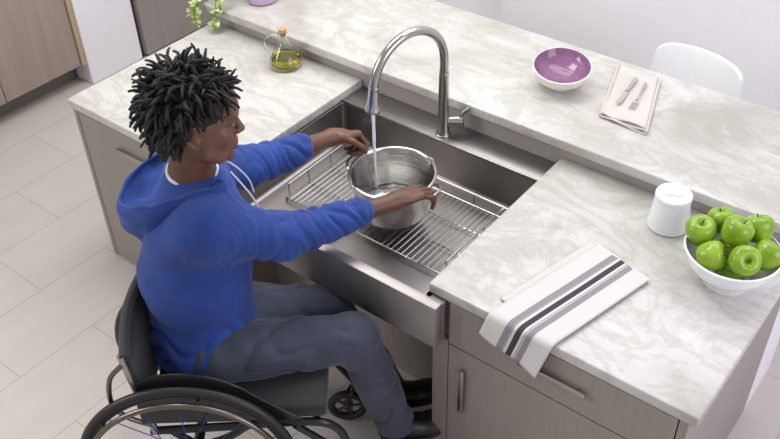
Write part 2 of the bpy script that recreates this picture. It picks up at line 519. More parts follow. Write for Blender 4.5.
obj('joint_ring', tube(B(), [end-dn*.002, end+dn*.002], 0.0182, 24), CHROME, t, True)
tip = end+hd_dir*HL
hx = V((.80,.60,0)).normalized(); hz = fb+V((0,0,.055))
bm = B(); tube(bm, [hz, hz+hx*.034, hz+hx*.0345, hz+hx*.068, hz+hx*.072], [.017,.017,.0195,.0195,.016], 24)
vl = obj('valve', bm, CHROME, t, True)
p0 = hz+hx*.058+V((0,0,.012))
bm = B(); tube(bm, smooth_path([p0, p0+V((.006,.006,.018)), p0+V((.018,.014,.034)), p0+V((.026,.018,.040))], 4), [.0075]*8+[.0077,.0080,.0082,.0082,.007], 12)
obj('lever', bm, CHROME, vl, True)

# ------------------------------------------------------------------ pot, water
PC = V((.042,.336,0)); PZ0, PZ1 = .6125, .779
t = thing('stock_pot', 'deep stainless steel pot held over the sink rack, filling with water', 'pot', (PC.x,PC.y,PZ0))
prof = sp_prof([(.0,PZ0),(.07,PZ0),(.098,PZ0+.004),(.113,PZ0+.022),(.124,PZ0+.06),(.131,PZ0+.11),(.139,PZ1-.006),(.1445,PZ1-.001)], 5)
inner = [(max(r-.0025,0), z+.0025) for r, z in prof[::-1]]
bm = B()
def pot_lathe(prof, seg=72):
    rings = []
    for r, z in prof:
        if r < 1e-5: rings.append([bm.verts.new((PC.x, PC.y, z))]); continue
        row = []
        for k in range(seg):
            a = 2*PI*k/seg; rr = r
            for sa in (math.radians(65), math.radians(-115)):   # pouring lips
                d = (a-sa+PI) % (2*PI)-PI
                rr += .012*math.exp(-(d/.10)**2)*max(0, (z-(PZ1-.05))/.05)**1.5
            row.append(bm.verts.new((PC.x+rr*math.cos(a), PC.y+rr*math.sin(a), z)))
        rings.append(row)
    for a, b in zip(rings[:-1], rings[1:]):
        for k in range(seg):
            k2 = (k+1) % seg
            if len(a) == 1: bm.faces.new((a[0], b[k2], b[k]))
            elif len(b) == 1: bm.faces.new((a[k], a[k2], b[0]))
            else: bm.faces.new((a[k], a[k2], b[k2], b[k]))
pot_lathe(prof+inner)
obj('vessel', bm, POT_M, t, True)
obj('rim_bead', tube(B(), [(PC.x+.145*math.cos(a), PC.y+.145*math.sin(a), PZ1) for a in np.linspace(0, 2*PI, 64, endpoint=False)], .0022, 8, True), CHROME, t, True)
for az in (3, 184):
    a = math.radians(az); r = V((math.cos(a), math.sin(a), 0)); s_ = V((-r.y, r.x, 0)); c = PC+V((0,0,PZ1-.022))
    pp = smooth_path([c+r*.132-s_*.045, c+r*.154-s_*.040+V((0,0,.006)), c+r*.170-s_*.022+V((0,0,.01)), c+r*.173+V((0,0,.011)), c+r*.170+s_*.022+V((0,0,.01)), c+r*.154+s_*.040+V((0,0,.006)), c+r*.132+s_*.045], 5)
    obj('handle', tube(B(), pp, .0042, 10), CHROME, t, True)
WATER = m_glass('water', (.93,.97,.98), 1.33)
wt = B(); wz = PZ0+.040
rr_ = .1135
N1, N2 = 14, 48; tipx = V((tip.x, tip.y, 0)); top = []
cen = wt.verts.new((PC.x, PC.y, wz))
prev = None
for i in range(1, N1+1):
    row = []
    for k in range(N2):
        a = 2*PI*k/N2; r = rr_*i/N1; x, y = PC.x+r*math.cos(a), PC.y+r*math.sin(a)
        dd = math.hypot(x-tip.x, y-tip.y)
        z = wz+.0032*math.cos(dd*190)*math.exp(-dd*16)+.0022*noise.noise(V((x*60, y*60, 1)))
        row.append(wt.verts.new((x, y, z)))
    for k in range(N2):
        k2 = (k+1) % N2
        if prev is None: wt.faces.new((cen, row[k], row[k2]))
        else: wt.faces.new((prev[k], row[k], row[k2], prev[k2]))
    prev = row
low = [wt.verts.new((PC.x+(v.co.x-PC.x)*.92, PC.y+(v.co.y-PC.y)*.92, PZ0+.006)) for v in prev]
for k in range(N2): wt.faces.new((prev[k], low[k], low[(k+1) % N2], prev[(k+1) % N2]))
wt.faces.new(low)
tag(obj('pot_water', wt, WATER, auto=None), 'shallow rippling clear water in the bottom of the steel pot', 'water', kind='stuff')
bm = B(); pts = []; rs = []
for k in range(26):
    f = k/25; pts.append(V((tip.x+.0006*math.sin(f*9), tip.y, tip.z-.001+(wz+.003-tip.z)*f))); rs.append(.0058-.0016*f+.0005*math.sin(f*25)+(.004*max(0, f-.93)/.07))
tube(bm, pts, rs, 12)
STREAM = NT('water_stream'); STREAM.set(Transmission_Weight=.12, Roughness=.25, IOR=1.33, Base_Color=(.95,.96,.97))
tag(obj('water_stream', bm, STREAM.m, auto=None), 'thin white stream of water falling from the faucet into the pot', 'water', kind='stuff')
# splash drops around the stream foot
bm = B()
for i in range(34):
    a = random.uniform(0, 2*PI); r = abs(random.gauss(0, .022))+.004
    x, y = tip.x+r*math.cos(a), tip.y+r*math.sin(a)
    if math.hypot(x-PC.x, y-PC.y) > .1: continue
    bmesh.ops.create_icosphere(bm, subdivisions=1, radius=random.uniform(.0014,.0032), matrix=Matrix.Translation((x, y, wz+random.uniform(.001,.012))))
tag(obj('water_splash', bm, WATER, auto=None), 'small splashing drops where the stream meets the water in the pot', 'water', kind='stuff')

# ------------------------------------------------------------------ things on the left worktop and bar
BC = V((-.742,.664,ZC+.0005))
t = thing('oil_bottle', 'clear glass flask of yellow-green olive oil with a cork on the left worktop', 'bottle', BC)
bs = 1.0
GL = m_glass('bottle_glass', (.96,.98,.98), 1.45)
op = sp_prof([(.040,.0),(.056,.003),(.0625,.016),(.058,.038),(.042,.068),(.026,.092),(.0165,.108),(.0145,.125),(.0155,.138),(.018,.142)], 5)
ip = [(max(r-.0022, .0005), max(z, .0035)+.0004) for r, z in op[::-1]]
bm = B(); lathe(bm, [(0,0)]+op+ip+[(0,.0045)], 48, BC)
obj('flask', bm, GL, t, True)
OIL = m_glass('olive_oil', (.95,.90,.10), 1.47)
v_ = OIL.node_tree.nodes.new('ShaderNodeVolumeAbsorption'); v_.inputs['Color'].default_value = (.85,.78,.03,1); v_.inputs['Density'].default_value = 11
OIL.node_tree.links.new(v_.outputs[0], OIL.node_tree.nodes['Material Output'].inputs['Volume'])
il = [(r-.0027, z) for r, z in op if .006 < z < .043]
bm = B(); lathe(bm, [(0,.0052)]+[(.050,.0055)]+il+[(il[-1][0]-.001,.044),(0,.044)], 48, BC)
tag(obj('olive_oil', bm, OIL, t, True), 'yellow-green oil', None)
bm = B(); lathe(bm, [(0,.128),(.0118,.128),(.0122,.142),(.0165,.143),(.0165,.158),(.014,.161),(0,.161)], 24, BC)
obj('cork', bm, plain('cork', (190,150,105), .8, var=.2, nscale=200), t, True)
hd = V((-.78,-.62,0))
bm = B(); tube(bm, smooth_path([BC+hd*.016+V((0,0,.128)), BC+hd*.045+V((0,0,.135)), BC+hd*.072+V((0,0,.115)), BC+hd*.074+V((0,0,.085)), BC+hd*.058+V((0,0,.06)), BC+hd*.047+V((0,0,.055))], 6), .004, 10)
obj('handle', bm, GL, t, True)

# purple lined bowl on bar, sitting in a second bowl
PB = V((.262,1.03,ZB+.0005))
t = thing('purple_bowl', 'cream ceramic bowl with glossy purple inside on the raised bar', 'bowl', PB)
def bowl_mesh(R, H, foot, c, th=.004, z0=0, M=None, k=1.0):
    o_ = sp_prof([(foot,z0),(foot+.002,z0+.006),(R*.62,z0+H*.26),(R*.86,z0+H*.58),(R,z0+H)], 6)
    i_ = [(max(r-th, 0), z+th*.6) for r, z in o_[::-1] if z > z0+.006]
    return lathe(B(), [(0,z0+.002),(foot-.004,z0+.002)]+o_+[(R-th*.5,z0+H+th*.5)]+i_, 64, c, M), i_
bm, ii = bowl_mesh(.100,.062,.040,PB)
bm.faces.ensure_lookup_table()
lathe(bm, [(ii[-1][0],ii[-1][1]),(0,ii[-1][1]-.001)], 64, PB)
obj('outer_bowl', bm, CREAM, t, True)
tilt = Matrix.Rotation(math.radians(8), 4, V((.79,.61,0)))
bm, ii = bowl_mesh(.103,.060,.036, PB+V((0,0,.026)), M=tilt)
lathe(bm, [(ii[-1][0],ii[-1][1]),(0,ii[-1][1]-.001)], 64, PB+V((0,0,.026)), tilt)
ib = obj('inner_bowl', bm, CREAM, t, True)
PUR = plain('purple_glaze', (138,96,130), .1, var=.12, nscale=9)
o_ = [(r-.0008, z+.0008) for r, z in ii]
bm = B(); lathe(bm, [(r, z) for r, z in o_]+[(0,o_[-1][1]-.0002)], 64, PB+V((0,0,.026)), tilt)
tag(obj('glaze', bm, PUR, ib, True, auto=None), 'glossy purple glaze', None)

LIL = plain('lilac_ceramic', (196,170,200), .3, var=.05)
LV = V((-1.090,.905,ZB+.0005))
t = thing('lilac_canister', 'pale lilac canister standing on the bar near the leafy plant, cut by the top edge', 'canister', LV)
bm = B(); lathe(bm, [(0,0)]+sp_prof([(.056,.0),(.064,.006),(.068,.03),(.068,.10)], 4)+[(.058,.105),(0,.105)], 40, LV); obj('jar', bm, LIL, t, True)
bm = B(); lathe(bm, [(.057,.1055),(.060,.108),(.056,.116),(.012,.118),(.012,.13),(0,.132)], 40, LV); obj('lid', bm, LIL, t, True)

# leafy plant in a vase at the bar's left end
PV = V((-1.20,.90,ZB+.0005))
t = thing('leafy_plant', 'trailing green and cream leafy plant in a white vase at the bar\'s left end', 'plant', PV)
bm = B(); lathe(bm, [(0,0)]+sp_prof([(.035,.0),(.045,.01),(.05,.05),(.042,.1),(.03,.13),(.034,.14)], 5)+[(.030,.14),(.027,.13),(0,.12)], 32, PV); obj('vase', bm, CERAM, t, True)
LEAF = NT('leaf'); g_ = LEAF.noise(LEAF.coord(), 60, 3)
LEAF.l(LEAF.ramp(g_, [(.35, s2l((120,150,60))), (.5, s2l((170,190,90))), (.62, s2l((225,225,190)))]), LEAF.b.inputs['Base Color']); LEAF.set(Roughness=.4)
LEAF.b.inputs['Subsurface Weight'].default_value = .1
STEM = plain('stem', (110,135,60), .6)
def leaf(bm, base, d, L, W, n):
    d = d.normalized(); s = d.cross(n).normalized(); n = s.cross(d)
    prev = None
    for i in range(7):
        f = i/6; w = W*math.sin(PI*min(f*.94+.03, 1))**.8; c = base+d*L*f+n*(-.25*L*f*f)
        row = [bm.verts.new(c-s*w+n*w*.25), bm.verts.new(c), bm.verts.new(c+s*w+n*w*.25)]
        if prev:
            for q in (0, 1): bm.faces.new((prev[q], prev[q+1], row[q+1], row[q]))
        prev = row
vines = [[(0,0,.12),(.0,-.05,.17),(.015,-.12,.13),(.025,-.175,.04),(.03,-.195,-.03),(.03,-.20,-.06)],
         [(0,0,.12),(-.02,-.06,.17),(-.05,-.13,.12),(-.075,-.185,.02),(-.08,-.20,-.05),(-.075,-.21,-.075)],
         [(0,0,.12),(.03,-.04,.18),(.045,-.10,.16),(.05,-.16,.08),(.045,-.185,.01)],
         [(0,0,.12),(-.03,-.03,.2),(-.07,-.09,.2),(-.10,-.16,.10),(-.11,-.195,.0),(-.10,-.205,-.06)],
         [(0,0,.12),(.02,.03,.22),(.05,.06,.25)]]
for vn in vines:
    pth = smooth_path([PV+V(p) for p in vn], 6)
    st = obj('vine', tube(B(), pth, .002, 6), STEM, t, True)
    bm = B()
    for i in range(5, len(pth)):
        a = random.uniform(0, 2*PI)
        dd = V((math.cos(a), math.sin(a)*.6-.35, random.uniform(-.5,.3)))
        leaf(bm, pth[i], dd, random.uniform(.024,.036), random.uniform(.009,.0135), V((random.uniform(-.3,.3),-.4,1)).normalized())
    o = obj('leaf_spray', bm, LEAF.m, st, True, auto=None)
    m_ = o.modifiers.new('t', 'SOLIDIFY'); m_.thickness = .0006

# ------------------------------------------------------------------ cloths
def cloth_grid(name, fn, ns, nt, m, parent=None, thick=.002):
    """fn(s,t)->world point with s,t in 0..1 ; UV = (s,t)"""
    bm = B(); uvl = bm.loops.layers.uv.new('UVMap'); g = [[bm.verts.new(fn(i/ns, j/nt)) for j in range(nt+1)] for i in range(ns+1)]
    for i in range(ns):
        for j in range(nt):
            f = bm.faces.new((g[i][j], g[i+1][j], g[i+1][j+1], g[i][j+1]))
            for lp, (a, b) in zip(f.loops, ((i, j), (i+1, j), (i+1, j+1), (i, j+1))): lp[uvl].uv = (a/ns, b/nt)
    o = obj(name, bm, m, parent, True, auto=None)
    s = o.modifiers.new('t', 'SOLIDIFY'); s.thickness = thick; s.offset = 0
    return o
def m_towel():
    t = NT('striped_towel'); tc = t.n.new('ShaderNodeTexCoord'); sx = t.n.new('ShaderNodeSeparateXYZ'); t.l(tc.outputs['UV'], sx.inputs[0])
    W_, G, K = s2l((212,208,204)), s2l((140,138,142)), s2l((62,60,66))
    c = t.ramp(sx.outputs[1], [(0, W_), (.295, W_), (.30, G), (.395, W_), (.40, G), (.415, W_), (.455, W_), (.46, K), (.54, K), (.545, W_), (.585, G), (.60, W_), (.61, G), (.705, W_)], 'CONSTANT')
    wv = t.noise(t.coord(scale=(1,1,1)), 700, 2)
    t.l(t.mix(.25, c, t.ramp(wv, [(.3, (.75,.75,.75)), (.7, (1,1,1))]), 'MULTIPLY'), t.b.inputs['Base Color'])
    t.set(Roughness=.9); t.bump(wv, .25, .0006); return t.m
TP = V((.746,.421,0)); ld = V((-.235,-.972,0)).normalized(); wd = V((.965,-.262,0)).normalized()
def towel_fn(L, W, P, z, amp, ph=0, so=.0):
    def f(s, t_):
        p = P+ld*(L*s)+wd*(W*t_)
        w = amp*(noise.noise(V((s*3+ph, t_*2.2, ph)))+.5*math.sin(t_*5+ph)*s)
        zz = ZC+z+abs(w)*.8+.0015
        if p.y < .004:
            o = .004-p.y; R_ = .010
            if o < R_*PI/2:
                a = o/R_; return V((p.x, .004-R_*math.sin(a)-z*math.sin(a), zz-R_*(1-math.cos(a))))
            dd = o-R_*PI/2
            return V((p.x, .004-R_-z-.004*math.sin(t_*7+ph)*min(1, dd/.03)-dd*.12, zz-R_-dd))
        return V((p.x, p.y, zz))
    return f
TW = m_towel()
t = thing('striped_towel', 'white towel with grey and black stripes draped over the right worktop edge', 'towel', (.75,.15,ZC))
o = cloth_grid('top_fold', towel_fn(.515,.196,TP,.0095,.0022,.3), 60, 22, TW, t, .0035)
cloth_grid('lower_fold', towel_fn(.375,.196,TP+V((-.024,.006,0)),.0040,.0012,2.1), 50, 20, TW, t, .0035)
# rounded fold at the back edge of the towel that joins both layers
bm = B(); tube(bm, [TP+wd*(.196*k/10)+V((0,0,ZC+.0085+.0005*math.sin(k)))+ld*.001 for k in range(11)], .0052, 10)
NAPM = m_cloth('napkin_linen', (196,190,184), .9, 800, .03)
obj('folded_edge', bm, m_cloth('towel_edge', (226,222,218), .9, 800, .03), t, True)

NP = V((.372,1.262,0)); nl = V((.112,-.37,0)); nL = nl.length; nl = nl/nL; nw = V((.995,-.05,0)).normalized()
t = thing('linen_napkin', 'off-white folded linen napkin on the bar beneath the cutlery', 'napkin', (.51,1.08,ZB))
def nap(L, W, P, z, ph, bow=.0):
    def f(s, u):
        p = P+nl*(L*s)+nw*(W*u*(1+.06*s))
        zz = ZB+z+.0022*noise.noise(V((s*4, u*4, ph)))+.004*s**6*math.sin(u*5+ph)+bow*math.sin(u*PI*2.2+ph)*s*s+.001
        return V((p.x, p.y, zz))
    return f
for i, (z, W_, dx) in enumerate(((.004,.165,0), (.0095,.158,.004), (.015,.150,.010))):
    cloth_grid('fold', nap(.35-.006*i, W_, NP+nw*dx, z+.0012, i*1.7, .0018 if i else 0), 30, 20, NAPM, t, .003)
bm = B()
tube(bm, smooth_path([NP+nw*.003+V((0,0,ZB+.010)), NP+nw*.003+nl*.17+V((0,0,ZB+.010)), NP+nw*.003+nl*.345+V((0,0,ZB+.010))], 6), .0065, 10)
tube(bm, smooth_path([NP+nw*.165+V((0,0,ZB+.010)), NP+nw*.168+nl*.17+V((0,0,ZB+.010)), NP+nw*.172+nl*.345+V((0,0,ZB+.010))], 6), .0065, 10)
obj('side_crease', bm, NAPM, t, True)
def strip(bm, pts, ws, th, n=V((0,0,1))):
    rows = []
    for i, p in enumerate(pts):
        a = pts[max(i-1, 0)]; b = pts[min(i+1, len(pts)-1)]; d = (b-a).normalized(); s = d.cross(n).normalized(); w = ws[i]
        rows.append([bm.verts.new(p-s*w), bm.verts.new(p+s*w), bm.verts.new(p+s*w+n*th), bm.verts.new(p-s*w+n*th)])
    for a, b in zip(rows[:-1], rows[1:]):
        for k in range(4): bm.faces.new((a[k], a[(k+1) % 4], b[(k+1) % 4], b[k]))
    bm.faces.new(rows[0]); bm.faces.new(rows[-1][::-1])
zt = ZB+.0245
SILV = m_steel('cutlery_silver', (205,205,205), .15, (5,5,5), 0)
# knife then fork
def along(a, b, fs): return [a.lerp(b, f) for f in fs]
a, b = V((.475,1.195,zt)), V((.498,1.005,zt))
t = thing('table_knife', 'silver table knife lying on the linen napkin, nearer the purple bowl', 'knife', (a+b)/2)
bm = B(); strip(bm, along(a, b, [0,.1,.3,.52]), [.005,.0075,.006,.005], .004); obj('grip', bm, SILV, t, True, auto=.5)
bm = B(); strip(bm, along(a, b, [.52,.56,.75,.92,1]), [.004,.0075,.0085,.008,.002], .0018); obj('blade', bm, SILV, t, True, auto=.5)
a, b = V((.518,1.185,zt)), V((.552,1.0,zt))
t = thing('table_fork', 'silver fork lying on the linen napkin, nearer the white chair', 'fork', (a+b)/2)
bm = B(); strip(bm, [p+V((0,0,.003*math.sin(PI*f))) for p, f in zip(along(a, b, [0,.1,.3,.5,.66]), [0,.1,.3,.5,.66])], [.004,.0065,.004,.0028,.003], .003); obj('grip', bm, SILV, t, True, auto=.5)
bm = B(); strip(bm, along(a, b, [.655,.72,.80]), [.003,.010,.0105], .002)
d_ = (b-a).normalized(); s_ = V((-d_.y, d_.x, 0))
for k in range(4): strip(bm, [p+s_*(k-1.5)*.0058 for p in along(a, b, [.79,.9,1])], [.0019,.0018,.0009], .002)
obj('tines', bm, SILV, t, True, auto=.5)

# ------------------------------------------------------------------ right worktop: crock, bowl of apples
CR = V((.868,.640,ZC+.0005))
t = thing('salt_crock', 'white ceramic lidded crock on the right worktop beside the apple bowl', 'crock', CR)
bm = B(); lathe(bm, [(0,0)]+sp_prof([(.056,0),(.062,.003),(.062,.010),(.058,.05),(.0535,.095),(.0525,.102)], 4)+[(.050,.1055),(0,.1055)], 48, CR); obj('jar', bm, CERAM, t, True)
bm = B(); lathe(bm, [(0,.106),(.050,.106),(.0545,.108),(.0555,.114),(.053,.120),(.046,.1205),(.040,.116),(.02,.113),(0,.113)], 48, CR); ld_ = obj('lid', bm, CERAM, t, True)
bm = B(); box(bm, -.026, .026, -.006, .006, 0, .010, .004, Matrix.Translation(CR+V((0,0,.112))) @ Matrix.Rotation(.5, 4, 'Z')); obj('grip', bm, CERAM, ld_, True)

FB = V((1.102,.511,ZC+.0005)); FR = .133; FH = .115
t = thing('fruit_bowl', 'white ceramic bowl heaped with green apples at the right worktop end', 'bowl', FB)
bm, ii = bowl_mesh(FR, FH, .066, FB, .005)
lathe(bm, [(ii[-1][0],ii[-1][1]),(0,ii[-1][1]-.002)], 64, FB)
tag(t); obj('basin', bm, CERAM, t, True)
APP = NT('green_apple'); v_ = APP.coord(); g1 = APP.noise(v_, 18, 3); g2 = APP.noise(v_, 260, 2)
APP.l(APP.mix(APP.ramp(g2, [(.66, (0,0,0)), (.72, (1,1,1))]), APP.ramp(g1, [(.3, s2l((112,146,28))), (.6, s2l((140,172,42))), (.8, s2l((166,190,70)))]), s2l((190,205,110))), APP.b.inputs['Base Color'])
APP.set(Roughness=.22); APP.b.inputs['Subsurface Weight'].default_value = .05
APP.b.inputs['Subsurface Radius'].default_value = (.01,.015,.003)
STK = plain('apple_stem', (84,62,36), .7)
def apple_proto():
    t = thing('green_apple', '', 'apple', (0,0,0), 0, 'green apples in the white bowl')
    pr = sp_prof([(0,-.028),(.008,-.031),(.018,-.036),(.030,-.028),(.0385,-.008),(.0415,.010),(.037,.027),(.024,.036),(.012,.034),(.005,.026),(0,.022)], 5)
    bm = B(); lathe(bm, pr, 40)
    for v in bm.verts:
        a = math.atan2(v.co.y, v.co.x); v.co.x *= 1+.02*math.cos(5*a)*(v.co.z < 0); v.co.y *= 1+.02*math.cos(5*a)*(v.co.z < 0)
        v.co *= 1+.03*noise.noise(v.co*25)
    obj('fruit', bm, APP.m, t, auto=None)
    bm = B(); tube(bm, smooth_path([(0,0,.022), (.001,0,.032), (.004,.001,.043)], 3), [.0016]*6+[.0022], 6); obj('stem', bm, STK, t)
    return t
AP = apple_proto()
alist = [((1.006,.500,.900), (.15,.0), 1.03, 'green apple at the left rim of the fruit bowl, nearest the crock, stem dimple up'),
 ((1.094,.525,.925), (.25,.35), 1.04, 'green apple topmost in the middle of the heap in the fruit bowl'),
 ((1.132,.604,.900), (.1,.5), 1.02, 'green apple at the back right of the fruit bowl, nearest the bar'),
 ((1.034,.578,.900), (.3,.1), .93, 'small green apple at the back of the bowl, half hidden behind the left one'),
 ((1.066,.435,.886), (-1.2,.3), 1.0, 'green apple lying on its side at the front left of the bowl, no dimple seen'),
 ((1.149,.450,.901), (.75,.45), 1.04, 'green apple at the front of the bowl, its stem dimple facing the viewer'),
 ((1.187,.524,.886), (.4,.9), 1.0, 'green apple at the far right rim of the bowl'),
 ((1.118,.475,.814), (.2,.3), 1.0, 'green apple deep in the bowl under the front two'),
 ((1.092,.559,.834), (.2,.3), 1.0, 'green apple deep in the bowl under the topmost one')]
for i, (p, (rx, ry), sc, lab) in enumerate(alist):
    if i == 0: r = AP; 
    else:
        r = AP.copy(); COL.objects.link(r)
        for ch in AP.children:
            c = ch.copy(); COL.objects.link(c); c.parent = r
    r.location = p; r.rotation_euler = (rx, ry, i*1.3); r.scale = (sc,)*3; r['label'] = lab

# ------------------------------------------------------------------ white chair behind the bar
t = thing('bar_chair', 'white moulded plastic chair behind the raised bar, only its curved back showing', 'chair', (.53,1.45,0))
def shell(s, u):   # s up the back, u across
    xx = (u-.5)*2; hw = .205*(1-.10*s)
    cx = .535; x = cx+hw*xx
    top = .772-.012*xx*xx-.03*abs(xx)**10
    z = .47+(top-.47)*s
    y = 1.655+.03*s-.045*xx*xx*(.6+.4*s)+.015*s*s-.02*xx
    return V((x, y, z))
bm = B(); ns, nt = 16, 24
g = [[bm.verts.new(shell(i/ns, j/nt)) for j in range(nt+1)] for i in range(ns+1)]
for i in range(ns):
    for j in range(nt): bm.faces.new((g[i][j], g[i][j+1], g[i+1][j+1], g[i+1][j]))
o = obj('backrest', bm, WPLAST, t, True, auto=None); s = o.modifiers.new('t', 'SOLIDIFY'); s.thickness = .018; s.offset = 0
b_ = o.modifiers.new('b', 'BEVEL'); b_.width = .005; b_.segments = 3
bm = B(); box(bm, .345, .75, 1.27, 1.665, .445, .468, .01); obj('seat', bm, WPLAST, t, True)
for x, y in ((.37,1.30), (.725,1.30), (.37,1.63), (.725,1.63)):
    obj('leg', tube(B(), [(x,y,.446), (x+(x-.55)*.15, y+(y-1.46)*.15, 0)], [.014,.009], 12), WPLAST, t, True)

# ------------------------------------------------------------------ wheelchair (local frame: x forward, y left)
WR = V((-.091,-.465,0)); TH = .68; WHR = .321; HW = .245
t = thing('wheelchair', 'black rigid wheelchair with blue spokes that the man sits in', 'wheelchair', WR, TH)
WC = t
def wheel(side):
    cam_ = math.radians(3)*side          # top leans inward
    Mw = Matrix.Translation((-.012, side*HW, WHR)) @ Matrix.Rotation(cam_, 4, 'X') @ Matrix.Rotation(PI/2, 4, 'X')
    ring = lambda bm, R, r, off, n=96, seg=12, flat=1: tube(bm, [Mw @ V((R*math.cos(a), R*math.sin(a), -side*off)) for a in np.linspace(0, 2*PI, n, endpoint=False)], r, seg, True, flat=flat)
    w = obj('wheel', ring(B(), WHR-.013, .0135, 0), TIRE, t); tag(w, 'tyre')
    bm = B(); ring(bm, WHR-.031, .0085, 0); obj('rim', bm, BLKM, w)
    bm = B(); ring(bm, WHR-.036, .0085, .034)
    obj('hand_rim', bm, RIMM, w)
    for k in range(6):
        a = k*PI/3+.3; bm = tube(B(), [Mw @ V(((WHR-.036)*math.cos(a), (WHR-.036)*math.sin(a), -side*.032)), Mw @ V(((WHR-.032)*math.cos(a), (WHR-.032)*math.sin(a), -side*.004))], .004, 6); obj('rim_tab', bm, BLKM, w)
    bm = B(); tube(bm, [Mw @ V((0,0,.03)), Mw @ V((0,0,-.03))], .018, 20); tube(bm, [Mw @ V((0,0,.036)), Mw @ V((0,0,.022))], .026, 20); tube(bm, [Mw @ V((0,0,-.036)), Mw @ V((0,0,-.022))], .026, 20)
    obj('hub', bm, BLKM, w)
    for k in range(16):
        a = 2*PI*k/16; o_ = .10*(1 if k % 2 else -1); zz = .026*(1 if k % 4 < 2 else -1)
        bm = tube(B(), [Mw @ V((.024*math.cos(a+o_*8), .024*math.sin(a+o_*8), zz)), Mw @ V(((WHR-.036)*math.cos(a), (WHR-.036)*math.sin(a), 0))], .0016, 6)
        obj('spoke', bm, BLUES, w)
for s_ in (-1, 1): wheel(s_)
def caster(side):
    cx, cy, r = .43, side*.155, .072
    bm = tube(B(), [(cx+(r-.014)*math.cos(a), cy, r+(r-.014)*math.sin(a)) for a in np.linspace(0, 2*PI, 48, endpoint=False)], .014, 12, True)
    w = obj('caster_wheel', bm, TIRE, t)
    bm = B(); tube(bm, [(cx,cy-.012,r),(cx,cy+.012,r)], .018, 16)
    for k in range(5):
        a = 2*PI*k/5; tube(bm, [(cx+.014*math.cos(a), cy, r+.014*math.sin(a)), (cx+.055*math.cos(a), cy, r+.055*math.sin(a))], .0055, 8)
    obj('spider', bm, RIMM, w)
    bm = B()
    for q in (-1, 1): tube(bm, smooth_path([(cx,cy+q*.024,r), (cx+.004,cy+q*.024,r+.05), (cx+.02,cy+q*.018,r+.092), (cx+.03,cy,r+.102)], 5), .0065, 10)
    tube(bm, [(cx,cy-.028,r),(cx,cy+.028,r)], .006, 8)
    tube(bm, [(cx+.03,cy,r+.095),(cx+.03,cy,r+.18)], .014, 14)
    obj('fork', bm, BLKM, w)
for s_ in (-1, 1): caster(s_)
SZ = .435
bm = B()
for s_ in (-1, 1):
    tube(bm, smooth_path([(-.12,s_*.195,SZ-.02), (.1,s_*.195,SZ-.01), (.34,s_*.19,SZ-.005), (.42,s_*.175,SZ-.06), (.46,s_*.15,SZ-.20), (.54,s_*.12,.14), (.58,s_*.11,.075)], 8), .0125, 14)
    tube(bm, smooth_path([(-.06,s_*.195,SZ-.02), (-.03,s_*.19,.37), (0,s_*.18,WHR)], 5), .012, 12)
    tube(bm, smooth_path([(.16,s_*.195,SZ-.01), (.10,s_*.19,.37), (0.02,s_*.18,WHR)], 5), .012, 12)
    tube(bm, [(.30,s_*.19,SZ-.02), (.455,s_*.155,.20)], .011, 12)
tube(bm, [(0,-HW+.03,WHR), (0,HW-.03,WHR)], .016, 16)
tube(bm, [(.36,-.18,SZ-.03), (.36,.18,SZ-.03)], .011, 12)
obj('frame', bm, BLKM, t)
bm = B()
tube(bm, [(.565,-.115,.075),(.565,.115,.075)], .010, 12); tube(bm, [(.63,-.105,.078),(.63,.105,.078)], .008, 12)
box(bm, .56, .68, -.115, .115, .070, .079, .003)
obj('footrest', bm, BLKM, t)
bm = B(); box(bm, -.115, .395, -.185, .185, SZ+.002, SZ+.052, .016, seg=4); obj('seat_cushion', bm, BLKF, t)
for s_ in (-1, 1):
    bm = B(); tube(bm, smooth_path([(-.105,s_*.20,SZ-.02), (-.120,s_*.20,.58), (-.135,s_*.20,.70), (-.140,s_*.20,.745)], 6), .011, 14)
    bp = obj('back_post', bm, NICK, t)
    bm = B(); tube(bm, smooth_path([(-.14,s_*.205,.715), (-.185,s_*.21,.66), (-.20,s_*.21,.56), (-.17,s_*.21,.50), (-.11,s_*.205,.455)], 6), .0075, 12); obj('rear_loop', bm, RIMM, t)
bm = B(); ns, nt = 16, 20; rows = []
for sg in (0, 1):
    gg = []
    for i in range(ns+1):
        f = i/ns; row = []
        for j in range(nt+1):
            u = j/nt*2-1; z = .47+.27*f
            x = -.103-.03*f-.022*(1-u*u)+(-.022 if sg else .010)*(1-.25*abs(u)**6)*min(1, 4*min(f+.05, 1.05-f))
            row.append(bm.verts.new((x, u*.205, z)))
        gg.append(row)
    rows.append(gg)
for sg, gg in enumerate(rows):
    for i in range(ns):
        for j in range(nt): bm.faces.new((gg[i][j], gg[i][j+1], gg[i+1][j+1], gg[i+1][j]))
a, b = rows
for i in range(ns):
    for j in (0, nt): bm.faces.new((a[i][j], a[i+1][j], b[i+1][j], b[i][j]))
for j in range(nt):
    for i in (0, ns): bm.faces.new((a[i][j], a[i][j+1], b[i][j+1], b[i][j]))
obj('backrest', bm, BLKF, t, auto=None)
bm = B(); tube(bm, smooth_path([(-.130,-.205,.738), (-.150,-.1,.741), (-.158,0,.742), (-.150,.1,.741), (-.130,.205,.738)], 6), .015, 12); obj('backrest_roll', bm, BLKF, t)
